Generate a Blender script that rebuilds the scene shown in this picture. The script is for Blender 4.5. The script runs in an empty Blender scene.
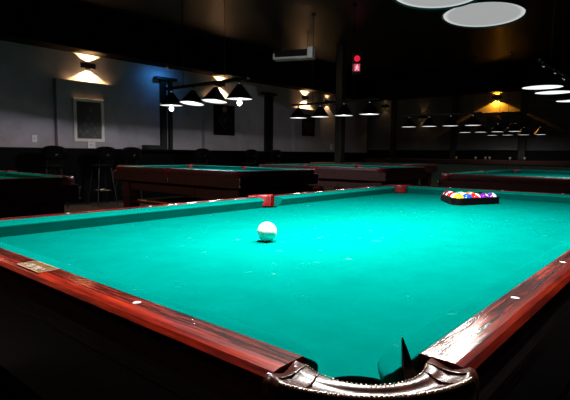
import bpy, bmesh, math, random
from mathutils import Vector, Matrix
random.seed(7)
PI = math.pi
H = 0.76                       # bed height above the floor
sc = bpy.context.scene
C = sc.collection

# ------------------------------------------------------------ materials
def mat(name, col, rough=.5, metal=0, coat=0, spec=.5, emit=None, estr=0, bump=0, bscale=200):
    m = bpy.data.materials.new(name); m.use_nodes = True
    nt = m.node_tree; b = nt.nodes['Principled BSDF']
    b.inputs['Base Color'].default_value = (*col, 1)
    b.inputs['Roughness'].default_value = rough
    b.inputs['Metallic'].default_value = metal
    b.inputs['Coat Weight'].default_value = coat
    b.inputs['Coat Roughness'].default_value = .08
    b.inputs['Specular IOR Level'].default_value = spec
    if emit:
        b.inputs['Emission Color'].default_value = (*emit, 1)
        b.inputs['Emission Strength'].default_value = estr
    if bump:
        tc = nt.nodes.new('ShaderNodeTexCoord'); n = nt.nodes.new('ShaderNodeTexNoise')
        n.inputs['Scale'].default_value = bscale; n.inputs['Detail'].default_value = 4
        bp = nt.nodes.new('ShaderNodeBump'); bp.inputs['Strength'].default_value = bump; bp.inputs['Distance'].default_value = .004
        nt.links.new(tc.outputs['Object'], n.inputs['Vector']); nt.links.new(n.outputs['Fac'], bp.inputs['Height'])
        nt.links.new(bp.outputs['Normal'], b.inputs['Normal'])
    return m

def mottled(name, cols, scale, rough=.5, axis=None, stretch=14, coat=0, bump=0, detail=6, rr=None, lo=.3, hi=.7, coatior=1.5, spec=.5):
    """colour ramp over noise, optionally stretched along an axis (wood grain)"""
    m = mat(name, cols[0], rough, coat=coat, spec=spec); nt = m.node_tree; b = nt.nodes['Principled BSDF']
    b.inputs['Coat IOR'].default_value = coatior
    tc = nt.nodes.new('ShaderNodeTexCoord'); mp = nt.nodes.new('ShaderNodeMapping')
    s = [1, 1, 1]
    if axis is not None:
        s = [stretch]*3; s[axis] = 1
    mp.inputs['Scale'].default_value = s
    n = nt.nodes.new('ShaderNodeTexNoise'); n.inputs['Scale'].default_value = scale; n.inputs['Detail'].default_value = detail
    n.inputs['Roughness'].default_value = .65
    r = nt.nodes.new('ShaderNodeValToRGB')
    r.color_ramp.elements[0].position = lo; r.color_ramp.elements[0].color = (*cols[0], 1)
    r.color_ramp.elements[1].position = hi; r.color_ramp.elements[1].color = (*cols[-1], 1)
    for i, c in enumerate(cols[1:-1]):
        e = r.color_ramp.elements.new(lo+(hi-lo)*(i+1)/(len(cols)-1)); e.color = (*c, 1)
    L = nt.links.new
    L(tc.outputs['Object'], mp.inputs['Vector']); L(mp.outputs['Vector'], n.inputs['Vector'])
    L(n.outputs['Fac'], r.inputs['Fac']); L(r.outputs['Color'], b.inputs['Base Color'])
    if rr:
        mr = nt.nodes.new('ShaderNodeMapRange'); mr.inputs['From Min'].default_value = lo; mr.inputs['From Max'].default_value = hi
        mr.inputs['To Min'].default_value = rr[0]; mr.inputs['To Max'].default_value = rr[1]
        L(n.outputs['Fac'], mr.inputs['Value']); L(mr.outputs['Result'], b.inputs['Roughness'])
    if bump:
        bp = nt.nodes.new('ShaderNodeBump'); bp.inputs['Strength'].default_value = bump; bp.inputs['Distance'].default_value = .002
        L(n.outputs['Fac'], bp.inputs['Height']); L(bp.outputs['Normal'], b.inputs['Normal'])
        L(bp.outputs['Normal'], b.inputs['Coat Normal'])
    return m

def cloth_mat():
    m = mat('teal_cloth', (0, .2, .165), .95, spec=0); nt = m.node_tree; b = nt.nodes['Principled BSDF']; L = nt.links.new
    tc = nt.nodes.new('ShaderNodeTexCoord')
    n = nt.nodes.new('ShaderNodeTexNoise'); n.inputs['Scale'].default_value = 9; n.inputs['Detail'].default_value = 8; n.inputs['Roughness'].default_value = .7
    r = nt.nodes.new('ShaderNodeValToRGB')
    r.color_ramp.elements[0].position = .25; r.color_ramp.elements[0].color = (.0, .125, .106, 1)
    r.color_ramp.elements[1].position = .8; r.color_ramp.elements[1].color = (.0, .160, .138, 1)
    v = nt.nodes.new('ShaderNodeTexNoise'); v.inputs['Scale'].default_value = 26; v.inputs['Detail'].default_value = 2
    vr = nt.nodes.new('ShaderNodeValToRGB')
    vr.color_ramp.elements[0].position = .70; vr.color_ramp.elements[0].color = (0, 0, 0, 1)
    vr.color_ramp.elements[1].position = .80; vr.color_ramp.elements[1].color = (1, 1, 1, 1)
    mx = nt.nodes.new('ShaderNodeMixRGB'); mx.inputs['Color2'].default_value = (.02, .20, .175, 1)
    L(tc.outputs['Object'], n.inputs['Vector']); L(tc.outputs['Object'], v.inputs['Vector'])
    L(n.outputs['Fac'], r.inputs['Fac']); L(v.outputs['Fac'], vr.inputs['Fac'])
    L(vr.outputs['Color'], mx.inputs['Fac']); L(r.outputs['Color'], mx.inputs['Color1']); L(mx.outputs['Color'], b.inputs['Base Color'])
    f = nt.nodes.new('ShaderNodeTexNoise'); f.inputs['Scale'].default_value = 500
    bp = nt.nodes.new('ShaderNodeBump'); bp.inputs['Strength'].default_value = .3; bp.inputs['Distance'].default_value = .001
    L(tc.outputs['Object'], f.inputs['Vector']); L(f.outputs['Fac'], bp.inputs['Height']); L(bp.outputs['Normal'], b.inputs['Normal'])
    return m

M = {}
M['cloth'] = cloth_mat()
WOODC = [(.006, .001, .001), (.028, .003, .002), (.14, .010, .005), (.26, .030, .016)]
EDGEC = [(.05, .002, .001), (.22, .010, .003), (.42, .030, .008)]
M['wood_x'] = mottled('mahogany_grain_along_x', WOODC, 8, .5, 0, 20, coat=.75, bump=.2, rr=(.6, .35), coatior=1.6, lo=.36, hi=.66, spec=.02)
M['edge_x_shaded'] = mottled('shaded_red_edge_band_along_x', [tuple(v*.5 for v in c) for c in EDGEC], 8, .4, 0, 12, coat=.6, bump=.3, rr=(.5, .3), coatior=1.5, spec=.04)  # same edge wood, with the long rails' weaker light darkened into the colour
M['wood_y'] = mottled('mahogany_grain_along_y', WOODC, 8, .5, 1, 20, coat=.75, bump=.2, rr=(.6, .35), coatior=1.6, lo=.36, hi=.66, spec=.02)
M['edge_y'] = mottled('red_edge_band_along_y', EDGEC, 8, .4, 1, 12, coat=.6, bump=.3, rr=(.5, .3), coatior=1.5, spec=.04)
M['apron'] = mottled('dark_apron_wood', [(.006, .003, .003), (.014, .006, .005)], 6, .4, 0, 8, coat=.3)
M['brown_x'] = mottled('walnut_along_x', [(.04, .013, .011), (.08, .023, .019)], 7, .4, 0, 8, spec=.3)
M['brown_y'] = mottled('walnut_along_y', [(.04, .013, .011), (.08, .023, .019)], 7, .4, 1, 8, spec=.2)
M['brown'] = mottled('walnut_cabinet', [(.036, .015, .0135), (.066, .027, .024)], 7, .6, 0, 8, spec=.15)
M['leather'] = mottled('dark_pocket_leather', [(.014, .004, .003), (.085, .024, .014)], 60, .24, coat=0, bump=.15, spec=.22)
M['redleather'] = mottled('red_pocket_leather', [(.10, .006, .007), (.30, .018, .02)], 60, .35, coat=.5)
M['blackleather'] = mat('black_leather', (.002, .002, .002), .8, spec=.05)
M['blackrubber'] = mat('black_rubber', (.004, .004, .004), .5)
M['bead'] = mat('brass_beads', (.9, .68, .5), .25, 1)
M['pearl'] = mat('pearl_inlay', (.85, .85, .82), .3, coat=.5)
M['brass'] = mottled('worn_brass', [(.06, .025, .008), (.20, .11, .045)], 40, .35, rr=(.5, .3))
M['tan'] = mat('tan_engraving', (.34, .24, .16), .5)
M['chrome'] = mat('chrome', (.85, .85, .85), .15, 1)
M['darkmetal'] = mat('dark_metal', (.02, .02, .022), .4, .6)
M['black'] = mat('black_paint', (.004, .004, .004), .55)
M['blackrack'] = mat('black_rack_plastic', (.002, .002, .002), .6, spec=.06)
M['wall'] = mottled('painted_wall', [(.38, .36, .40), (.50, .47, .53)], 3.5, .85, bump=.15)
M['backwall'] = mottled('dark_painted_wall', [(.10, .10, .105), (.14, .14, .145)], 3, .85)
M['green'] = mottled('green_wainscot', [(.07, .15, .11), (.11, .20, .15)], 5, .7)
M['carpet'] = mottled('dark_carpet', [(.018, .014, .013), (.045, .036, .033)], 30, .95)
M['ceiling'] = mat('dark_gloss_ceiling', (.010, .010, .010), .42, spec=.16, bump=.05, bscale=6)
M['soffit'] = mat('matt_black_soffit', (.002, .002, .002), .9, spec=.05)
M['blackpanel'] = mat('black_panelling', (.002, .0017, .0017), .7, spec=.1)
M['white'] = mat('white_plastic', (.85, .85, .84), .4)
M['greyplastic'] = mat('grey_plastic', (.7, .7, .72), .4)
M['frame'] = mat('pale_picture_frame', (.92, .88, .80), .5)
M['poster'] = mat('black_poster', (.008, .008, .009), .35)
M['posterprint'] = mat('grey_poster_print', (.07, .07, .075), .5)
M['reflectiontan'] = mat('tan_painted_reflection', (.40, .27, .20), .5)  # colour of the reflection painted on the poster
M['maple'] = mottled('maple_cue_wood', [(.75, .42, .20), (.85, .52, .28)], 10, .3, 1, 10, coat=.6)
M['stain'] = mottled('orange_cue_wood', [(.70, .22, .05), (.80, .30, .08)], 10, .3, 1, 10, coat=.6)
M['red_emit'] = mat('red_sign_light', (.3, 0, 0), .4, emit=(1, .01, .05), estr=.75)
M['pink_emit'] = mat('pink_sign_light', (.3, .05, .08), .4, emit=(1, .12, .20), estr=.55)
M['white_emit'] = mat('white_sign_figure', (.5, .5, .5), .4, emit=(1, .75, .8), estr=.9)
M['sconceglass'] = mat('sconce_lamp_glow', (.9, .8, .6), .4, emit=(1, .62, .25), estr=6)
M['glass'] = mat('pale_drinking_glass', (.2, .2, .2), .2, spec=.8)

def disc_mat(name, inner, outer, col=(1, 1, 1)):
    m = mat(name, (.6, .6, .6), .5); nt = m.node_tree; b = nt.nodes['Principled BSDF']; L = nt.links.new
    tc = nt.nodes.new('ShaderNodeTexCoord'); sx = nt.nodes.new('ShaderNodeSeparateXYZ'); cx = nt.nodes.new('ShaderNodeCombineXYZ')
    ln = nt.nodes.new('ShaderNodeVectorMath'); ln.operation = 'LENGTH'
    r = nt.nodes.new('ShaderNodeValToRGB')
    r.color_ramp.elements[0].position = .87; r.color_ramp.elements[0].color = (inner, inner, inner, 1)
    r.color_ramp.elements[1].position = .97; r.color_ramp.elements[1].color = (outer, outer, outer, 1)
    mu = nt.nodes.new('ShaderNodeMath'); mu.operation = 'MULTIPLY'; mu.inputs[1].default_value = 1/.166
    b.inputs['Base Color'].default_value = (.02, .02, .02, 1)
    L(tc.outputs['Object'], sx.inputs[0]); L(sx.outputs['X'], cx.inputs['X']); L(sx.outputs['Y'], cx.inputs['Y'])
    L(cx.outputs[0], ln.inputs[0]); L(ln.outputs['Value'], mu.inputs[0]); L(mu.outputs[0], r.inputs['Fac'])
    L(r.outputs['Color'], b.inputs['Emission Color']); b.inputs['Emission Strength'].default_value = 1
    return m
M['bulb'] = mat('glowing_bulb', (.9, .9, .9), .4, emit=(1, .93, .95), estr=4)
M['disc_dim'] = disc_mat('grey_lamp_diffuser', .36, .60)
M['disc_bright'] = disc_mat('white_lamp_diffuser', 1.1, 1.4)
M['shadewhite'] = mat('white_enamel_shade_inside', (.8, .8, .8), .4)

# ------------------------------------------------------------ mesh helpers
def obj(name, bm, m, parent=None, smooth=False, loc=None):
    me = bpy.data.meshes.new(name)
    bmesh.ops.recalc_face_normals(bm, faces=bm.faces[:])
    bm.to_mesh(me); bm.free()
    if smooth:
        for p in me.polygons: p.use_smooth = True
    ms = m if isinstance(m, (list, tuple)) else [m]
    for x in ms: me.materials.append(x)
    o = bpy.data.objects.new(name, me); C.objects.link(o)
    if parent: o.parent = parent
    if loc: o.location = loc
    return o

def box(bm, x0, x1, y0, y1, z0, z1, bev=0):
    v = [bm.verts.new(p) for p in ((x0,y0,z0),(x1,y0,z0),(x1,y1,z0),(x0,y1,z0),(x0,y0,z1),(x1,y0,z1),(x1,y1,z1),(x0,y1,z1))]
    fs = [bm.faces.new([v[i] for i in f]) for f in ((0,3,2,1),(4,5,6,7),(0,1,5,4),(1,2,6,5),(2,3,7,6),(3,0,4,7))]
    if bev:
        es = list({e for f in fs for e in f.edges})
        bmesh.ops.bevel(bm, geom=es, offset=bev, segments=2, affect='EDGES', profile=.6)

def bx(name, m, parent, x0, x1, y0, y1, z0, z1, bev=0):
    bm = bmesh.new(); box(bm, x0, x1, y0, y1, z0, z1, bev); return obj(name, bm, m, parent)

def loft(bm, rings, cap=True, closed=True):
    vr = [[bm.verts.new(p) for p in r] for r in rings]
    n = len(vr[0])
    for a, b in zip(vr, vr[1:]):
        for i in range(n if closed else n-1):
            j = (i+1) % n
            bm.faces.new((a[i], a[j], b[j], b[i]))
    if cap and closed:
        bm.faces.new(vr[0]); bm.faces.new(list(reversed(vr[-1])))
    return vr

def lathe(bm, prof, n=24, c=(0, 0, 0), cap=False):
    rings = [[(c[0]+r*math.cos(2*PI*i/n), c[1]+r*math.sin(2*PI*i/n), c[2]+z) for i in range(n)] for r, z in prof]
    loft(bm, rings, cap=cap)

def tube(bm, pts, r, n=8, rs=None):
    pts = [Vector(p) for p in pts]; rings = []
    for i, p in enumerate(pts):
        t = (pts[min(i+1, len(pts)-1)]-pts[max(i-1, 0)]).normalized()
        a = t.cross(Vector((0, 0, 1)))
        if a.length < 1e-3: a = t.cross(Vector((1, 0, 0)))
        a.normalize(); b = t.cross(a).normalized()
        rad = rs[i] if rs else r
        rings.append([p+a*rad*math.cos(2*PI*k/n)+b*rad*math.sin(2*PI*k/n) for k in range(n)])
    loft(bm, rings)

def ball(bm, c, r, u=12, v=8):
    bmesh.ops.create_uvsphere(bm, u_segments=u, v_segments=v, radius=r, matrix=Matrix.Translation(c))

def thing(name, label, cat, loc=(0, 0, 0), rz=0, group=None):
    o = bpy.data.objects.new(name, None); C.objects.link(o)
    o.empty_display_size = .1
    o.location = loc; o.rotation_euler = (0, 0, rz); o['label'] = label; o['category'] = cat
    if group: o['group'] = group
    return o

def tag(o, label, cat, group=None):
    o['label'] = label; o['category'] = cat
    if group: o['group'] = group
    return o

def struct(o): o['kind'] = 'structure'; return o

def copy_tree(o, parent=None):
    c = o.copy(); C.objects.link(c); c.parent = parent
    for ch in list(o.children): copy_tree(ch, c)
    return c

# ------------------------------------------------------------ pool tables
LX, LY = 2.54, 1.27
CUSH = [(0,.036),(.0015,.0385),(.006,.0402),(.02,.0432),(.043,.0468),(.0445,.046),(.0445,-.001),(.024,-.001),(.006,.026),(.001,.033)]
RAIL = [(.0445,.030),(.0445,.0478),(.047,.049),(.073,.0492),(.083,.049),(.091,.0475),(.098,.043),(.1035,.036),(.107,.026),(.1085,.012),(.1085,-.012),(.104,-.018),(.0445,-.018)]

def rail_frame(side):
    """origin & directions in table-local coords (origin: near-left corner of the bed)"""
    if side == 'S': return Vector((0,0,0)), Vector((1,0,0)), Vector((0,-1,0))
    if side == 'N': return Vector((0,LY,0)), Vector((1,0,0)), Vector((0,1,0))
    if side == 'W': return Vector((0,0,0)), Vector((0,1,0)), Vector((-1,0,0))
    if side == 'E': return Vector((LX,0,0)), Vector((0,1,0)), Vector((1,0,0))

ORG = Vector((-LX/2, -LY/2, H))
def sweep(bm, side, prof, s0, s1, cut0=0, cut1=0, nseg=1):
    """cut: how far the ends reach beyond s0/s1 per unit of outward distance"""
    o, t, n = rail_frame(side)
    rings = []
    for k in range(nseg+1):
        f = k/nseg; ring = []
        for d, z in prof:
            a = s0-cut0*d; b = s1+cut1*d
            ring.append(ORG+o+t*(a+(b-a)*f)+n*d+Vector((0, 0, z)))
        rings.append(ring)
    loft(bm, rings)

JAW_S = [(-.014, .034), (-.006, .026), (.004, .018), (.016, .0105), (.032, .005), (.052, .0015), (.078, 0)]
JAW_W = [(.030, .034), (.040, .026), (.050, .018), (.060, .0105), (.072, .005), (.088, .0015), (.105, 0)]
def jaw(bm, side, tab, s1, cut1):
    o, t, n = rail_frame(side); rings = []
    for s, off in tab:
        rings.append([ORG+o+t*s+n*(off+d*(1-off/.0445))+Vector((0, 0, z)) for d, z in CUSH])
    rings.append([ORG+o+t*(s1+cut1*d)+n*d+Vector((0, 0, z)) for d, z in CUSH])
    loft(bm, rings)

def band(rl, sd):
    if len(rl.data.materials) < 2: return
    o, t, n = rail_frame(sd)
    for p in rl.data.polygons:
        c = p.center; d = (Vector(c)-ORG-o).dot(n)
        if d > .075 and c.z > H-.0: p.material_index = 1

def bed_outline(e=.0445):
    """cloth outline with round cut-outs for the six pockets"""
    pts = []
    def arc(cx, cy, r, a0, a1, n=14):
        for i in range(n+1):
            a = math.radians(a0+(a1-a0)*i/n); pts.append((cx+r*math.cos(a), cy+r*math.sin(a)))
    c = -.005; r = .058
    k = math.degrees(math.asin((e+c)/r))          # angle below the axis where the circle meets the edge
    arc(c, c, r, 90+k, -k)
    arc(LX/2, -.048, .056, 180-3, 3)
    arc(LX-c, c, r, 180+k, 90-k)
    arc(LX-c, LY-c, r, 270+k, 180-k)
    arc(LX/2, LY+.048, .056, 363, 177)
    arc(c, LY-c, r, k, -90-k)
    return pts

def rout(th):
    d = min(1.08, abs(th)/52.)
    return .084+.0160*d*d

def pocket_parts(root, cx, cy, ang, leather, hero, side=False):
    """corner pocket casting, beads and liner; ang = outward direction (deg)"""
    A = math.radians(ang)
    base = ORG+Vector((cx, cy, 0))
    span = 67 if not side else 70
    bm = bmesh.new(); rings = []
    n = 36
    for i in range(n+1):
        th = -span+2*span*i/n; a = A+math.radians(th)
        if side:
            ri = .054; ro = min(.078, .0585/max(.05, math.cos(math.radians(th)))); off = .050; cs = 0
            cxx = off*math.cos(A); cyy = off*math.sin(A)
        else:
            ri = .060; ro = rout(th)-.002; off = .005
            cxx = off*math.cos(A)*1.41; cyy = off*math.sin(A)*1.41
        w = ro-ri
        def P(r, z):
            q = 0 if side else max(0, min(1, (ro-r)/(ro-ri)))
            aa = A+math.radians(th*(1+.17*q))
            return base+Vector((cxx+r*math.cos(aa), cyy+r*math.sin(aa), z-(.0 if side else .0036)))
        if w < .006: w = .006
        dish = min(.0045, w*.3)
        prof = [(ri+.002, .0), (ri, .040), (ri+.001, .049), (ri+.004, .0525), (ri+w*.35, .052-dish*.5), (ri+w*.6, .052-dish), (ri+w-.004, .051), (ri+w, .0535), (ri+w+.005, .0525), (ri+w+.0085, .046), (ri+w+.0095, .036), (ri+w+.0095, -.016), (ri+w, -.018), (ri+.004, -.018)]
        ring = [P(r, z) for r, z in prof]
        if i in (0, n) and not side:      # the leather ends flush against the rail
            for p in ring:
                if abs(math.cos(a)) > abs(math.sin(a)): p.y = base.y-math.copysign(.0402, math.sin(A))
                else: p.x = base.x-math.copysign(.0402, math.cos(A))
        rings.append(ring)
    loft(bm, rings)
    pk = obj('pocket', bm, leather, root, True)
    if hero:
        bm = bmesh.new(); acc = None
        for i in range(0, 901):
            th = -57+114*i/900; a = A+math.radians(th)
            ro = rout(th)-.002; w = max(.006, ro-.060); r = .060+w+.0045
            p = base+Vector((.00707*math.cos(A)+r*math.cos(a), .00707*math.sin(A)+r*math.sin(a), .0498))
            if acc is None or (p-acc).length > .0042:
                ball(bm, p, .0019, 8, 6); acc = p
        acc = None
        for i in range(0, 601):
            th = -70+140*i/600; a = A+math.radians(th); r = .0628
            p = base+Vector((.00707*math.cos(A)+r*math.cos(a), .00707*math.sin(A)+r*math.sin(a), .0484))
            if acc is None or (p-acc).length > .0042:
                ball(bm, p, .0013, 8, 6); acc = p
        o = obj('bead_trim', bm, M['bead'], pk, True)
        # seams across the broad leather ears
        for s in (-1, 1):
            for t0 in (46, 62):
                bm = bmesh.new()
                a = A+math.radians(s*t0)
                pts = []
                for k in range(7):
                    ww = rout(t0)-.002-.060; r = .060+.003+(ww-.004)*k/6; a = A+math.radians(s*t0*(1+.17*(1-k/6)))
                    pts.append(base+Vector((.00707*math.cos(A)+r*math.cos(a), .00707*math.sin(A)+r*math.sin(a), .0488-.0035*math.sin(PI*k/6))))
                tube(bm, pts, .0016, 6)
                obj('piping', bm, M['leather'], pk, True)
    # liner
    bm = bmesh.new(); off = .005 if not side else .050
    c = base+Vector((off*math.cos(A)*(1.41 if not side else 1), off*math.sin(A)*(1.41 if not side else 1), 0))
    R = .0575 if not side else .053
    outer = [(R, .0-.003), (R*.97, -.06), (R*.8, -.13), (R*.3, -.155), (.001, -.156)]
    inner = [(.001, -.152), (R*.3, -.151), (R*.76, -.127), (R*.93, -.06), (R-.003, -.003)]
    lathe(bm, outer+inner, 24, c)
    obj('pocket_net', bm, M['blackleather'], root, True)
    return pk

def pool_table(label, loc, rz, woodx, woody, body, leather, hero=False, sights=True, group=None):
    t = thing('pool_table', label, 'pool table', loc, rz, group)
    # bed
    bm = bmesh.new()
    top = [bm.verts.new(ORG+Vector((x, y, 0))) for x, y in bed_outline()]
    f = bm.faces.new(top)
    r = bmesh.ops.extrude_face_region(bm, geom=[f])
    for v in r['geom']:
        if isinstance(v, bmesh.types.BMVert): v.co.z -= .03
    bmesh.ops.triangulate(bm, faces=[f for f in bm.faces if len(f.verts) > 4])
    obj('playing_cloth', bm, M['cloth'], t)
    g = .066; cj = .064
    for sd in 'SN':
        for s0, s1, c0, c1 in ((cj, LX/2-g, .95, .25), (LX/2+g, LX-cj, .25, .95)):
            bm = bmesh.new(); near = hero and sd == 'S' and s0 < .1
            (jaw(bm, sd, JAW_S, s1, c1) if near else sweep(bm, sd, CUSH, s0, s1, c0, c1))
            obj('cushion', bm, M['cloth'], t)
        for s0, s1 in ((.040, LX/2-.058), (LX/2+.058, LX-.040)):
            bm = bmesh.new(); sweep(bm, sd, RAIL, s0, s1); rl = obj('rail', bm, [woodx, M['edge_x_shaded']] if hero else woodx, t); band(rl, sd)
            if sights: add_sights(rl, sd, [x for x in [k*LX/8 for k in range(1, 8) if k != 4] if s0 < x < s1])
    for sd in 'WE':
        bm = bmesh.new(); (jaw(bm, sd, JAW_W, LY-cj, .95) if hero and sd == 'W' else sweep(bm, sd, CUSH, cj, LY-cj, .95, .95)); obj('cushion', bm, M['cloth'], t)
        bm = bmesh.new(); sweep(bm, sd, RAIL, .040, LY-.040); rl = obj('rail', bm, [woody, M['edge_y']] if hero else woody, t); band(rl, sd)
        if sights: add_sights(rl, sd, [LY*.25, LY*.75] if (hero and sd == 'W') else [LY*.25, LY*.5, LY*.75])
        if hero and sd == 'W':
            x0 = -.085; x1 = -.0485; y0 = .58; y1 = .675
            bm = bmesh.new(); box(bm, ORG.x+x0, ORG.x+x1, ORG.y+y0, ORG.y+y1, H+.0488, H+.0497, .0003)
            pl = obj('nameplate', bm, M['brass'], rl); pl['label'] = 'worn brass nameplate'
            bm = bmesh.new()
            for (a, b, c, d) in ((x0, x0+.0025, y0, y1), (x1-.0025, x1, y0, y1), (x0, x1, y0, y0+.0025), (x0, x1, y1-.0025, y1)):
                box(bm, ORG.x+a, ORG.x+b, ORG.y+c, ORG.y+d, H+.0496, H+.0502)
            for k in range(9):
                yy = y0+.018+k*.0075
                pts = [(ORG.x+(x0+x1)/2-.006+.009*math.sin(q*1.1+k*1.7), ORG.y+yy+.007*q/5, H+.0499) for q in range(6)]
                tube(bm, pts, .0007, 5)
            obj('plate_relief', bm, M['tan'], pl)
    for cx, cy, a in ((0, 0, 225), (LX, 0, 315), (LX, LY, 45), (0, LY, 135)):
        pocket_parts(t, cx, cy, a, M['leather'] if (hero and a == 225) else leather, hero and a == 225)
    for cy, a in ((0, 270), (LY, 90)):
        pocket_parts(t, LX/2, cy, a, leather, False, True)
    if hero:
        bm = bmesh.new()
        P0 = [(-.008, -.054), (.009, -.062), (.011, -.057), (-.005, -.049)]
        T0 = [(.0165, -.0375), (.0175, -.0375), (.0175, -.0365), (.0165, -.0365)]
        rings = []
        for f, z in ((0, .030), (.35, .046), (.7, .060), (1, .071)):
            rings.append([ORG+Vector((a[0]+(b[0]-a[0])*f, a[1]+(b[1]-a[1])*f, z)) for a, b in zip(P0, T0)])
        loft(bm, rings)
        fl = obj('pocket_flap', bm, M['blackrubber'], t); fl['label'] = 'black pointed flap sticking up'
    # apron and cabinet (local, centred)
    ax, ay = LX/2+.100, LY/2+.100
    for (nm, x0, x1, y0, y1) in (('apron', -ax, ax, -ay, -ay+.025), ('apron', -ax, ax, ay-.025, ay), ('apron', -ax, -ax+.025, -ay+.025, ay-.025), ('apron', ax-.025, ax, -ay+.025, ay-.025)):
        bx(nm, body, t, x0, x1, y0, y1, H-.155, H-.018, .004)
    cx_, cy_ = ax-.14, ay-.11
    bm = bmesh.new()
    box(bm, -cx_, cx_, -cy_, cy_, H-.30, H-.155, .006)
    for k in range(4):          # raised mouldings that divide the panels
        xx = -cx_+.02+k*(2*cx_-.08)/3
        for s in (-1, 1):
            box(bm, xx, xx+.04, s*cy_-.006, s*cy_+.006, H-.296, H-.16, .002)
    for s in (-1, 1): box(bm, s*cx_-.006, s*cx_+.006, -.03, .03, H-.296, H-.16, .002)
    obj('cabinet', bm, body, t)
    for sx in (-1, 1):
        for sy in (-1, 1):
            bm = bmesh.new(); lx = sx*(cx_-.06); ly = sy*(cy_-.06)
            prof = [(.095, H-.17), (.095, .34), (.085, .32), (.085, .12), (.10, .09), (.10, .02), (.09, 0)]
            rings = [[(lx+a*r, ly+b*r, z) for a, b in ((-1,-1),(1,-1),(1,1),(-1,1))] for r, z in prof]
            loft(bm, rings); obj('leg', bm, body, t)
    bx('shelf', body, t, -cx_+.14, cx_-.14, -cy_+.005, cy_-.005, H-.490, H-.465, .003)
    for sx in (-1, 1):          # brackets that tie the shelf to the legs
        pass
    # bright metal pocket irons below the rails
    for (px, py) in ((-ax, -ay), (ax, -ay), (ax, ay), (-ax, ay), (0, -ay), (0, ay)):
        if hero: continue
        bm = bmesh.new(); sx = 1 if px > 0 else (-1 if px < 0 else 0); sy = 1 if py > 0 else -1
        ox, oy = px+sx*.004, py+sy*.004
        ball(bm, (ox, oy, H-.045), .013); tube(bm, [(ox, oy, H-.045), (ox, oy, H-.07), (ox+.008, oy, H-.095), (ox, oy, H-.125)], .007, 6)
        ball(bm, (ox, oy, H-.128), .011)
        obj('pocket_iron', bm, M['chrome'], t, True)
    return t

def add_sights(rl, sd, ss):
    o, tt, n = rail_frame(sd)
    for s in ss:
        bm = bmesh.new(); p = ORG+o+tt*s+n*.063
        lathe(bm, [(.0002, .0488), (.006, .0488), (.006, .0497), (.0045, .0501), (.0002, .0501)], 14, p)
        for v in bm.verts:
            d = v.co-p
            k = d.dot(tt)*.0
            v.co = p+Vector((0,0,d.z))+tt*d.dot(tt)*.85+n*d.dot(n)*1.0
        obj('sight', bm, M['pearl'], rl)

pool_table('large mahogany pool table in the foreground with bright teal cloth', (LX/2, LY/2, 0), 0,
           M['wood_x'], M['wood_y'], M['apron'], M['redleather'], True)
TG = None
t2 = pool_table('brown pool table in the middle distance below the picture with four lamps over it', (3.4+.1085+LY/2, 3.71+.1085+LX/2, 0), PI/2, M['brown_x'], M['brown_y'], M['brown'], M['redleather'])
def table_copy(label, loc, rz):
    c = copy_tree(t2); c['label'] = label; c.location = loc; c.rotation_euler.z = rz; return c
RW = .1085
table_copy('dark pool table cut off by the left edge, behind the foreground table', (1.49-RW-LY/2, 3.63+RW+LX/2, 0), PI/2)
table_copy('far pool table behind the red corner pocket, right of the table with four lamps', (6.18+RW+LY/2, 3.40+RW+LX/2, 0), PI/2)
table_copy('pool table with teal cloth at the right edge behind the racked balls', (4.90+RW+LX/2, 2.02-RW-LY/2, 0), 0)
table_copy('farthest pool table, a thin strip of cloth showing past the far table', (9.2+RW+LY/2, 4.5+RW+LX/2, 0), PI/2)

# ------------------------------------------------------------ balls
def ball_mat(name, col, stripe=False, spot=True):
    m = mat(name, col, .08, coat=.6); nt = m.node_tree; b = nt.nodes['Principled BSDF']; L = nt.links.new
    tc = nt.nodes.new('ShaderNodeTexCoord'); sx = nt.nodes.new('ShaderNodeSeparateXYZ')
    L(tc.outputs['Object'], sx.inputs[0])
    ab = nt.nodes.new('ShaderNodeMath'); ab.operation = 'ABSOLUTE'; L(sx.outputs['Z'], ab.inputs[0])
    st = nt.nodes.new('ShaderNodeMath'); st.operation = 'GREATER_THAN'; st.inputs[1].default_value = .0150 if stripe else 9
    L(ab.outputs[0], st.inputs[0])
    ax = nt.nodes.new('ShaderNodeMath'); ax.operation = 'ABSOLUTE'; L(sx.outputs['X'], ax.inputs[0])
    sp = nt.nodes.new('ShaderNodeMath'); sp.operation = 'GREATER_THAN'; sp.inputs[1].default_value = .0262 if spot else 9
    L(ax.outputs[0], sp.inputs[0])
    mx = nt.nodes.new('ShaderNodeMath'); mx.operation = 'MAXIMUM'; L(st.outputs[0], mx.inputs[0]); L(sp.outputs[0], mx.inputs[1])
    mc = nt.nodes.new('ShaderNodeMixRGB'); mc.inputs['Color1'].default_value = (*col, 1); mc.inputs['Color2'].default_value = (.85, .83, .78, 1)
    L(mx.outputs[0], mc.inputs['Fac']); L(mc.outputs['Color'], b.inputs['Base Color'])
    return m
R = .0286
def pool_ball(name, m, x, y, label, rot, group=None):
    bm = bmesh.new(); ball(bm, (0, 0, 0), R, 32, 20)
    o = obj(name, bm, m, None, True, (x, y, H+R+.0003)); o.rotation_euler = rot
    tag(o, label, 'ball', group); return o
pool_ball('cue_ball', mat('ivory_cue_ball', (.86, .83, .74), .1, coat=.5), .594, .685, 'white cue ball alone on the teal cloth', (0, 0, 0))

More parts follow.
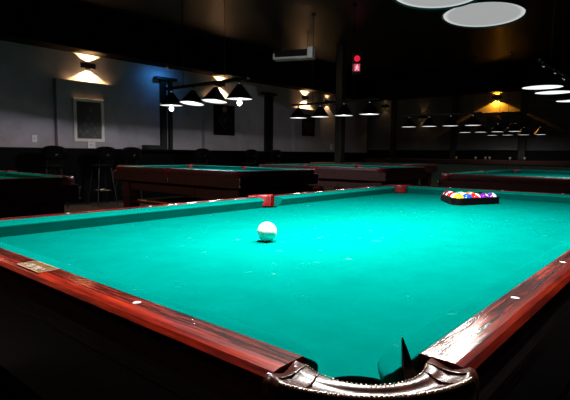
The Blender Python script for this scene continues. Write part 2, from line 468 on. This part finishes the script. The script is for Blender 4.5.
A0 = Vector((1.998, .680)); ang = math.radians(-25)
uAB = Vector((math.cos(ang), math.sin(ang))); uAC = Vector((math.cos(ang+PI/3), math.sin(ang+PI/3)))
bis = (uAB+uAC).normalized()
COL = {'yellow': (.85, .55, .01), 'blue': (.01, .08, .50), 'red': (.60, .01, .02), 'purple': (.14, .01, .30), 'orange': (.80, .16, .01),
       'green': (.0, .25, .10), 'maroon': (.25, .005, .02), 'black': (.004, .004, .004)}
BM = {}
def bmat(c, s):
    if (c, s) not in BM: BM[(c, s)] = ball_mat(c+('_striped' if s else '_solid')+'_ball', COL[c], s)
    return BM[(c, s)]
apex = A0+bis*(.018+R*1.0)
kinds = {(0,0):('yellow',0),(1,0):('blue',0),(2,0):('red',1),(3,0):('purple',0),(4,0):('purple',1),
         (0,1):('yellow',1),(1,1):('green',1),(2,1):('orange',1),(3,1):('black',0),
         (0,2):('red',0),(1,2):('blue',1),(2,2):('orange',0),
         (0,3):('maroon',1),(1,3):('green',0),
         (0,4):('maroon',0)}
place = {(0,0):'nearest corner of the rack',(1,0):'front row, beside the yellow corner ball',(2,0):'middle of the front row',(3,0):'front row, fourth from the left',(4,0):'right end of the rack',
  (0,1):'behind the solid yellow corner ball',(1,1):'second row near the left',(2,1):'second row behind the red striped ball',(3,1):'second row at the right',
  (0,2):'halfway along the left side of the rack',(1,2):'in the middle of the rack',(2,2):'third row at the right',
  (0,3):'left side next to the last ball',(1,3):'fourth row, right ball',(0,4):'far left corner of the rack'}
dd = 2*R+.0004
for (i, j), (c, s) in kinds.items():
    p = apex+uAB*dd*i+uAC*dd*j
    pool_ball('pool_ball', bmat(c, s), p.x, p.y, '%s %s pool ball, %s' % ('striped' if s else 'solid', c, place[(i, j)]),
              (random.uniform(-.7, .7), random.uniform(-.9, .9)+(.5 if s else 0), random.uniform(-2, 2)), 'pool balls in the triangle rack')
# rack
def tri(off, z, r=.012, n=6):
    cen = apex+(uAB+uAC)*dd*4/3
    vs = [apex, apex+uAB*dd*4, apex+uAC*dd*4]; out = []
    for k, v in enumerate(vs):
        d = (v-cen).normalized(); a0 = math.atan2(d.y, d.x)
        for q in range(n+1):
            a = a0-PI/3+2*PI/3*q/n
            out.append((v.x+off*math.cos(a), v.y+off*math.sin(a), z))
    return out
bm = bmesh.new()
rings = [tri(R+.0006, H+.004), tri(R+.0006, H+.035), tri(R+.002, H+.037), tri(R+.008, H+.037), tri(R+.010, H+.034), tri(R+.010, H+.001), tri(R+.009, H+.0003), tri(R+.003, H+.0003)]
vr = loft(bm, rings, cap=False)
n = len(vr[0])
for i in range(n): bm.faces.new((vr[-1][i], vr[-1][(i+1) % n], vr[0][(i+1) % n], vr[0][i]))
tag(obj('ball_rack', bm, M['blackrack']), 'black triangular ball rack on the teal cloth of the foreground table', 'rack')

# ------------------------------------------------------------ hanging lamps
CEIL = H+2.85
def spot(parent, loc, energy, ang=140, blend=.35, col=(1, .97, .92), rad=.05, rot=(0, 0, 0), name='lamp_light'):
    l = bpy.data.lights.new(name, 'SPOT'); l.energy = energy; l.spot_size = math.radians(ang); l.spot_blend = blend
    l.color = col; l.shadow_soft_size = rad
    o = bpy.data.objects.new(name, l); C.objects.link(o); o.location = loc; o.rotation_euler = rot
    if parent: o.parent = parent
    return o
def point(parent, loc, energy, col=(1, .95, .9), rad=.02):
    l = bpy.data.lights.new('bulb_light', 'POINT'); l.energy = energy; l.color = col; l.shadow_soft_size = rad
    o = bpy.data.objects.new('bulb_light', l); C.objects.link(o); o.location = loc; o.parent = parent
    return o
def pool_lamp(label, x, y, zr, rz, disc, e_spot, e_point, sp=.46, tilt=None, spotang=140, rs=1.0, group=None, ew=None, blend=.35, col=(1, .97, .92), bulbs=()):
    """bar along local X with four conical shades; zr = height of the shade rims above the floor"""
    t = thing('pool_table_lamp', label, 'hanging lamp', (x, y, zr), rz, group)
    Lb = sp*3+.30
    bx('crossbar', M['darkmetal'], t, -Lb/2, Lb/2, -.02, .02, .235, .275, .004)
    for s in (-1, 1):
        bm = bmesh.new(); ball(bm, (s*(Lb/2+.012), 0, .255), .018); obj('bar_end', bm, M['chrome'], t, True)
        bm = bmesh.new(); tube(bm, [(s*.45, 0, .275), (s*.45, 0, CEIL-zr-.02)], .006, 6)
        lathe(bm, [(.045, CEIL-zr-.02), (.04, CEIL-zr-.001), (.001, CEIL-zr-.001)], 16, (s*.45, 0, 0))
        obj('hanging_rod', bm, M['darkmetal'], t, True)
    for k in range(4):
        xx = (k-1.5)*sp
        bm = bmesh.new()
        lathe(bm, [(.022*rs, .195), (.026*rs, .20), (.035*rs, .185), (.172*rs, .012), (.176*rs, .0), (.172*rs, -.001), (.168*rs, .010), (.032*rs, .178)], 40)
        sh = obj('lamp_shade', bm, M['darkmetal'], t, True, (xx, 0, 0))
        if tilt and tilt[k]: sh.rotation_euler = tilt[k]
        bm = bmesh.new(); lathe(bm, [(.001, .006), (.168*rs, .006), (.168*rs, .009), (.001, .009)], 40)
        obj('diffuser', bm, disc, sh)
        bm = bmesh.new(); lathe(bm, [(.012, .20), (.018, .205), (.018, .228), (.010, .236)], 14, cap=True); ball(bm, (0, 0, .232), .010)
        obj('shade_cap', bm, M['chrome'], sh, True)
        if e_spot: spot(sh, (0, 0, -.004), e_spot*(ew[k] if ew else 1), spotang, blend, col)
        if k in bulbs:
            bm = bmesh.new(); lathe(bm, [(.001, .006), (.014, .006), (.018, -.01), (.034, -.035), (.036, -.05), (.027, -.072), (.001, -.082)], 16)
            obj('light_bulb', bm, M['bulb'], sh, True)
        if e_point: point(sh, (0, 0, -.10 if k in bulbs else -.03), e_point)
    return t

pool_lamp('hanging lamp over the foreground table with large grey discs near the camera', 1.20, .575, H+.868, -.085, M['disc_dim'], 112, 0, .41, ew=(1.4, 1.05, .62, .42), tilt=[None, None, (0, .07, 0), (0, .07, 0)])
pool_lamp('four dark conical shades on a bar in front of the left wall', 4.02, 5.10, H+.955, PI/2, M['disc_bright'], 56, 3, .49, spotang=178, blend=.04, col=(.93, .92, 1), tilt=[None, (.10, 0, 0), (.13, 0, 0), None], bulbs=(0, 3))
pool_lamp('far hanging lamp beside the dark column, over the far table', 6.92, 4.95, H+.945, PI/2, M['disc_bright'], 18, 2, .53, spotang=178, blend=.06)
pool_lamp('hanging lamp at the right edge with large white discs in a row', 5.74, 1.01, H+.94, 0, M['disc_bright'], 30, 0, .50, rs=1.1, tilt=[None, None, (0, -.3, 0), None])
pool_lamp('hanging lamp added to light the table at the left edge, outside the view', .73, 5.0, H+.955, PI/2, M['disc_bright'], 22, .6, .49, spotang=176, blend=.06, col=(1, .62, .42))  # unseen lamp, added to light the left table and what stands around it
pool_lamp('dim hanging lamp before the back wall, highest and leftmost row of white dashes', 9.75, 4.1, H+.88, PI/2+.1, M['disc_bright'], 5, 0, .46)
pool_lamp('small hanging lamp before the back wall, middle row of white dashes', 12.65, 4.0, H+.87, PI/2, M['disc_bright'], 4, 0, .42)
pool_lamp('smallest hanging lamp near the back wall, lowest and rightmost row of white dashes', 14.1, 3.75, H+.84, PI/2, M['disc_bright'], 4, 0, .42)

# ------------------------------------------------------------ room shell
WY, WX, X0, Y0 = 9.05, 14.93, -4.2, -4.2
struct(bx('floor', M['carpet'], None, X0, WX, Y0, WY, -.1, 0))
struct(bx('ceiling', M['ceiling'], None, X0, WX, Y0, WY, CEIL, CEIL+.1))
struct(bx('wall_left', M['wall'], None, X0, WX, WY, WY+.15, 0, CEIL))
struct(bx('wall_back', M['backwall'], None, WX, WX+.15, Y0, WY, 0, CEIL))
struct(bx('wall_right', M['backwall'], None, X0, WX, Y0-.15, Y0, 0, CEIL))
struct(bx('wall_front', M['backwall'], None, X0-.15, X0, Y0, WY, 0, CEIL))
SOF = H+2.15
struct(bx('trim_1', M['soffit'], None, X0, WX, 8.58, WY, SOF, CEIL-.001))
struct(bx('trim_2', M['soffit'], None, 14.45, WX, Y0, 8.578, SOF, CEIL-.001))
# dark wainscot of the left wall
struct(bx('trim_3', M['blackpanel'], None, X0, WX-.02, WY-.06, WY-.001, 0, H+.32, .004))
# back wall: green wainscot, black band
struct(bx('trim_4', M['green'], None, WX-.03, WX-.001, Y0, WY-.07, 0, H-.0, .003))
struct(bx('trim_5', M['blackpanel'], None, WX-.05, WX-.001, Y0, WY-.07, H+.14, H+.42, .004))
k = 6
for yy in (7.95, 5.81, 3.76, 1.6):
    struct(bx('trim_%d' % k, M['black'], None, WX-.10, WX-.052, yy-.09, yy+.09, H+.15, SOF-.001)); k += 1
# shallow bays of the left wall under the sconces
for xc, hw in ((4.32, .62), (7.86, .62), (11.3, .62)):
    struct(bx('trim_%d' % k, M['wall'], None, xc-hw, xc+hw, WY-.115, WY-.001, H+.321, H+1.61, .004)); k += 1

struct(bx('trim_%d' % k, M['backwall'], None, WX-.115, WX-.001, 3.87, 5.2, H+.43, H+1.56, .004)); k += 1

# left wall: pilasters with cap boards
for i, xc in enumerate((6.2, 9.62, 13.15)):
    lab = ('dark wall post with a cap board left of the four conical shades', 'dark wall post with a cap board between two pictures', 'dark wall post with a cap board beyond the column')[i]
    t = thing('wall_post', lab, 'wall post', (xc, WY-.03, H+.325), 0, 'wall posts')
    for a, b in ((-.16, -.02), (.06, .14)):
        bx('upright', M['black'], t, a, b, -.05, .028, -.0, 1.54, .004)
    bx('cap_board', M['black'], t, -.30, .24, -.10, .028, 1.54, 1.60, .004)

# drink ledge and glasses on the back wall
lg = tag(bx('drink_ledge', M['brown'], None, WX-.34, WX-.001, Y0+.02, WY-.08, H+.001, H+.12, .01), 'long brown drink ledge along the back wall', 'ledge')
for i, yy in enumerate((5.62, 5.02, 4.72, 4.6, 4.02, 3.62)):
    bm = bmesh.new(); lathe(bm, [(.001, .0), (.028, 0), (.034, .10), (.031, .10), (.026, .006), (.001, .006)], 14)
    tag(obj('drinking_glass', bm, M['glass'], None, True, (WX-.27, yy, H+.121)), 'small pale glass on the brown ledge of the back wall', 'glass', 'glasses on the back ledge')

# column and air conditioner
bm = bmesh.new(); box(bm, -.09, .09, -.09, .09, 0, CEIL, .01)
col = obj('trim_%d' % k, bm, M['black'], None, False, (9.35, 6.42, 0)); struct(col); k += 1

def at(px, py, d):
    f, s, u = CF, CS, CU
    return CP+(f+s*(px-285)/FP+u*(200-py)/FP)*d
# camera
CP = Vector((-4.18449749e-01, -2.53792145e-01, 2.53951550e-01+H))
yaw, pit, rol, FP = 7.10618674e-01, -9.57854923e-02, 1.02590916e-02, 481.868650
CF = Vector((math.cos(pit)*math.cos(yaw), math.cos(pit)*math.sin(yaw), math.sin(pit)))
s_ = Vector((math.sin(yaw), -math.cos(yaw), 0)); u_ = s_.cross(CF)
CS = s_*math.cos(rol)+u_*math.sin(rol); CU = -s_*math.sin(rol)+u_*math.cos(rol)
cam = bpy.data.cameras.new('camera'); co = bpy.data.objects.new('camera', cam); C.objects.link(co)
mw = Matrix((CS, CU, -CF)).transposed().to_4x4(); mw.translation = CP
co.matrix_world = mw; cam.lens = 36*FP/570; cam.sensor_width = 36; cam.clip_start = .02; cam.clip_end = 60
sc.camera = co

# air conditioner hung from the ceiling
a = at(275, 59, 10.5); b = at(315, 51, 10.2)
d = (b-a); L_ = Vector((d.x, d.y, 0)).length; rz = math.atan2(d.y, d.x)
t = thing('air_conditioner', 'long white and black air conditioner hanging below the dark ceiling', 'air conditioner', ((a.x+b.x)/2, (a.y+b.y)/2, (a.z+b.z)/2-.10), rz)
bm = bmesh.new(); box(bm, -L_/2, L_/2-.14, -.11, .11, .055, .19, .015); obj('casing', bm, M['darkmetal'], t)
bm = bmesh.new(); box(bm, -L_/2, L_/2-.14, -.135, .11, 0, .05, .008); box(bm, -L_/2, -L_/2+.03, -.135, .11, .05, .13, .006); obj('front_panel', bm, M['greyplastic'], t)
bm = bmesh.new(); box(bm, L_/2-.135, L_/2-.02, -.14, .12, 0, .23, .02); obj('end_housing', bm, M['white'], t)
for sx in (-1, 1):
    bm = bmesh.new(); tube(bm, [(sx*L_*.32, 0, .18), (sx*L_*.32, 0, CEIL-t.location.z-.001)], .008, 6); obj('hanging_rod', bm, M['darkmetal'], t)

# exit sign
p = at(357, 64, 10.5)
vd = math.atan2(p.y-CP.y, p.x-CP.x)
t = thing('exit_sign', 'small red glowing sign hanging from the ceiling', 'sign', (p.x, p.y, p.z), vd-PI/2)
bx('housing', M['black'], t, -.11, .11, 0, .06, -.22, .24, .01)
bm = bmesh.new(); bmesh.ops.create_cone(bm, cap_ends=True, segments=24, radius1=.065, radius2=.065, depth=.012, matrix=Matrix.Translation((.0, -.006, .115))@Matrix.Rotation(PI/2, 4, 'X'))
obj('red_light', bm, M['red_emit'], t)
bx('lit_panel', M['pink_emit'], t, -.085, .065, -.012, 0, -.155, .0, .003)
bm = bmesh.new()
ball(bm, (.005, -.014, -.028), .014)
tube(bm, [(.0, -.015, -.045), (-.005, -.015, -.09)], .012, 6)
tube(bm, [(-.005, -.015, -.09), (-.035, -.015, -.135)], .009, 6); tube(bm, [(-.005, -.015, -.09), (.03, -.015, -.115), (.03, -.015, -.14)], .009, 6)
tube(bm, [(-.035, -.015, -.075), (.0, -.015, -.05), (.04, -.015, -.075)], .008, 6)
obj('figure', bm, M['white_emit'], t)
bm = bmesh.new(); tube(bm, [(0, .03, .23), (0, .03, CEIL-p.z-.001)], .008, 6); obj('hanging_rod', bm, M['darkmetal'], t)

# ------------------------------------------------------------ wall sconces
def sconce_proto():
    t = thing('wall_sconce', 'x', 'wall lamp')
    bx('wall_plate', M['darkmetal'], t, -.05, .05, -.02, 0, -.06, .06, .003)      # wall is at +Y, lamp body towards -Y
    bm = bmesh.new(); rings = []
    n = 16
    def half(r, z): return [(r*math.cos(PI+PI*i/n), -.02+r*.62*math.sin(PI+PI*i/n), z) for i in range(n+1)]
    loft(bm, [half(.15, -.05), half(.16, .05), half(.153, .05), half(.143, -.05), half(.15, -.05)], cap=False, closed=False)
    obj('half_drum', bm, M['darkmetal'], t, True)
    bm = bmesh.new(); ball(bm, (0, -.075, 0), .034, 14, 10)
    obj('lamp_bulb', bm, M['sconceglass'], t, True)
    return t
def sconce(proto, loc, rz, label, warm, e, ang, first=False):
    t = proto if first else copy_tree(proto)
    t.location = loc; t.rotation_euler = (0, 0, rz); t['label'] = label; t['group'] = 'wall sconces'
    spot(t, (0, -.085, -.055), e, ang, .12, warm, .012, (0, 0, 0), 'sconce_light')
    spot(t, (0, -.085, .055), e*(.8 if warm[2] > .1 else .3), ang, .12, warm, .012, (PI, 0, 0), 'sconce_light')
    return t
pr = sconce_proto()
W1 = (1, .58, .23); W2 = (1, .36, .02)
slist = [((4.38, WY-.001, H+1.93), 0, 'wall sconce over the pale framed picture at the left', W1, 85, 125),
 ((7.84, WY-.001, H+1.96), 0, 'wall sconce half hidden behind the four conical shades', W1, 85, 125),
 ((11.25, WY-.001, H+1.95), 0, 'wall sconce left of the dark column', W1, 85, 125),
 ((12.42, WY-.001, H+1.93), 0, 'wall sconce just right of the dark column', W1, 8, 100),
 ((WX-.001, 8.33, H+1.95), -PI/2, 'small wall sconce near the far left corner of the back wall', W1, 1.2, 80),
 ((WX-.001, 6.90, H+1.52), -PI/2, 'small low wall sconce in the middle of the back wall', W1, 1.2, 70),
 ((WX-.001, 4.56, H+2.0), -PI/2, 'orange glowing wall sconce on the back wall at the right', W2, 110, 130)]
chs = []
for i, (loc, rz, lab, w, e, an) in enumerate(slist):
    if i < len(slist)-1:
        chs.append(sconce(pr, loc, rz, lab, w, e, an))
sconce(pr, *slist[-1], first=True)

# ------------------------------------------------------------ pictures
def picture(label, x0, x1, z0, z1, yw, framed, kind, rz=0):
    xc, zc = (x0+x1)/2, (z0+z1)/2; w, h = (x1-x0)/2, (z1-z0)/2
    t = thing('framed_picture' if framed else 'wall_poster', label, 'picture', (xc, yw, zc), rz)
    if framed:
        bm = bmesh.new()
        for a, b, c, d in ((-w, -w+.06, -h, h), (w-.06, w, -h, h), (-w+.06, w-.06, -h, -h+.06), (-w+.06, w-.06, h-.06, h)):
            box(bm, a, b, -.04, -.001, c, d, .004)
        obj('frame', bm, M['frame'], t); iw, ih = w-.06, h-.06
    else:
        iw, ih = w, h
    bx('print', M['poster'], t, -iw, iw, -.02, -.001, -ih, ih)
    bm = bmesh.new()
    def disc(x, z, r):
        bmesh.ops.create_cone(bm, cap_ends=True, segments=18, radius1=r, radius2=r, depth=.003, matrix=Matrix.Translation((x, -.0215, z))@Matrix.Rotation(PI/2, 4, 'X'))
    if kind == 1:
        for (x, z) in ((.04, .20), (-.02, .03), (-.08, -.08), (.05, -.06), (.12, -.14), (-.05, -.22), (.17, -.24), (-.12, -.28), (.10, -.31), (-.18, -.22)):
            bm = bmesh.new(); disc(x, z, random.uniform(.028, .045)); obj('printed_circle', bm, M['posterprint'], t)
    else:
        bm = bmesh.new(); tube(bm, [(-.2, -.022, 0), (0, -.022, .22), (.2, -.022, 0), (0, -.022, -.22), (-.2, -.022, 0)], .012, 6); obj('printed_diamond', bm, M['posterprint'] if kind < 4 else M['black'], t)
        bm = bmesh.new(); disc(0, 0, .07); obj('printed_circle', bm, M['posterprint'] if kind < 4 else M['black'], t)
    if kind == 2:
        bm = bmesh.new(); disc(0, ih*.72, .075); obj('painted_reflection', bm, M['reflectiontan'], t)  # warm reflection on the poster, painted in as a tan disc
    return t
bayY = WY-.117
picture('black picture in a pale frame on the left wall', 4.0, 4.62, H+.45, H+1.28, bayY, True, 1)
picture('unframed black poster behind the four conical shades', 7.52, 8.22, H+.70, H+1.45, bayY, False, 2)
picture('dark poster on the left wall just before the dark column', 11.0, 11.62, H+.80, H+1.45, bayY, False, 3)
picture('black picture below the orange sconce on the back wall', -.33, .33, H+1.0, H+1.45, 0, False, 4)
o = [x for x in C.objects if x.get('label') == 'black picture below the orange sconce on the back wall'][0]
o.location = (WX-.1165, 4.46, H+1.22); o.rotation_euler.z = -PI/2

# small things on the left wall
def plate(name, lab, cat, x, z, w, h, yw, m=None, d=.02):
    t = thing(name, lab, cat, (x, yw, z))
    bx('cover', m or M['white'], t, -w, w, -d, -.0005, -h, h, .004)
    bm = bmesh.new(); box(bm, -w*.35, w*.35, -d-.012, -d, -h*.3, h*.3, .002); obj('toggle', bm, M['greyplastic'], t)
    return t
plate('light_switch', 'white double switch plate on the left wall near the left edge', 'switch', 3.32, H+.485, .045, .065, WY-.001)
plate('thermostat', 'pale box below the framed picture on the left wall', 'wall box', 4.34, H+.386, .08, .0615, bayY+.0005, M['white'], .04)
plate('wall_socket', 'small pale plate low on the wall right of the column', 'switch', 12.72, H+.50, .07, .10, WY-.001)

# bar stools along the left wall
def stool(label, x, y, first=None):
    if first is not None:
        t = copy_tree(first); t.location = (x, y, 0); t['label'] = label; return t
    t = thing('bar_stool', label, 'bar stool', (x, y, 0), 0, 'bar stools along the left wall')
    bm = bmesh.new(); lathe(bm, [(.001, .70), (.17, .70), (.19, .72), (.19, .755), (.165, .77), (.001, .775)], 24); obj('seat', bm, M['blackleather'], t, True)
    bm = bmesh.new(); rings = []
    for z, w in ((.86, .16), (.90, .205), (.98, .22), (1.05, .205), (1.095, .15), (1.115, .06)):
        rings.append([(w*a, -.20+b*.022-.02*(1-a*a)+.04*(abs(a)), z) for a, b in ((-1,-1),(-.5,-1),(0,-1),(.5,-1),(1,-1),(1,1),(.5,1),(0,1),(-.5,1),(-1,1))])
    loft(bm, rings); obj('backrest', bm, M['blackleather'], t, True)
    for sx in (-1, 1):
        bm = bmesh.new(); tube(bm, [(sx*.13, -.13, .72), (sx*.14, -.19, .92)], .012, 6); obj('back_post', bm, M['darkmetal'], t)
        for sy in (-1, 1):
            bm = bmesh.new(); tube(bm, [(sx*.12, sy*.12, .71), (sx*.20, sy*.20, 0.006)], .014, 8); obj('leg', bm, M['darkmetal'], t)
    bm = bmesh.new(); pts = [(.172*math.cos(2*PI*i/20), .172*math.sin(2*PI*i/20)*1, .28) for i in range(21)]; tube(bm, pts, .009, 6); obj('foot_ring', bm, M['chrome'], t, True)
    bm = bmesh.new(); tube(bm, [(-.02, -.25, .93), (-.02, -.262, .96), (.02, -.262, .96), (.02, -.25, .93)], .007, 6); obj('back_handle', bm, M['chrome'], t, True)
    return t
s0 = stool('black bar stool at the left wall near the left edge of the view', 3.36, 8.5)
for x, lab in ((4.88, 'black bar stool at the left wall right of the framed picture'), (6.68, 'black bar stool at the left wall right of the capped wall post'),
               (8.26, 'black bar stool below the unframed black poster'), (9.2, 'black bar stool farthest along the left wall')):
    stool(lab, x, 8.5, s0)
for x in (4.3,):
    stool('black bar stool straight below the framed picture', x, 8.45, s0)
# low black box at the left end and by the post
tb = thing('storage_box', 'low black box on the wall ledge beside the capped post', 'box', (5.72, WY-.20, H+.32)); 
bx('box_body', M['black'], tb, -.19, .19, -.12, .12, -.0, .07, .006); bx('box_lid', M['black'], tb, -.20, .20, -.13, .13, .07, .09, .005)
tag(bx('wall_ledge', M['blackpanel'], None, 5.0, 7.1, WY-.36, WY-.062, H+.28, H+.3195, .004), 'black ledge along the left wall under the capped post', 'ledge')

# cue stored under the second table
t = thing('pool_cue', 'orange and maple cue lying on the shelf under the table with four lamps', 'cue', (3.545, 5.6, H-.465+.0165))
def cue(name, m, y0, y1, r0, r1):
    bm = bmesh.new(); tube(bm, [(0, y0, 0), (0, (y0+y1)/2, 0), (0, y1, 0)], r0, 12, [r0, (r0+r1)/2, r1]); obj(name, bm, m, t, True)
cue('butt', M['maple'], .42, .18, .016, .015); cue('collar', M['black'], .18, .165, .0155, .0155); cue('shaft', M['stain'], .165, -.60, .015, .007)

# blue can light over the left wall
t = thing('ceiling_spotlight', 'blue can spotlight on the dark soffit near the left wall', 'spotlight', (6.0, 8.64, SOF))
bm = bmesh.new(); lathe(bm, [(.001, -.001), (.05, -.001), (.05, -.10), (.045, -.10), (.045, -.02), (.001, -.02)], 18); obj('can', bm, M['black'], t, True)
spot(t, (0, 0, -.105), 7, 150, .9, (.06, .38, 1), .02, (math.radians(80), 0, 0), 'blue_light')

t = thing('ceiling_spotlight', 'can spotlight added on the ceiling to brighten the air conditioner, above the view', 'spotlight', (5.6, 4.6, CEIL))  # unseen lamp, added only to brighten the air conditioner
bm = bmesh.new(); lathe(bm, [(.001, -.001), (.05, -.001), (.05, -.10), (.045, -.10), (.045, -.02), (.001, -.02)], 18); obj('can', bm, M['black'], t, True)
spot(t, (0, 0, -.105), 60, 50, .8, (1, .97, .95), .03, (math.radians(79), 0, math.radians(-51)), 'fill_light')

# ------------------------------------------------------------ world and view
w = bpy.data.worlds.new('world'); sc.world = w; w.use_nodes = True
w.node_tree.nodes['Background'].inputs[0].default_value = (.5, .55, .7, 1)
w.node_tree.nodes['Background'].inputs[1].default_value = .01
sc.view_settings.view_transform = 'Standard'; sc.view_settings.look = 'None'
sc.view_settings.exposure = 0; sc.view_settings.gamma = 1
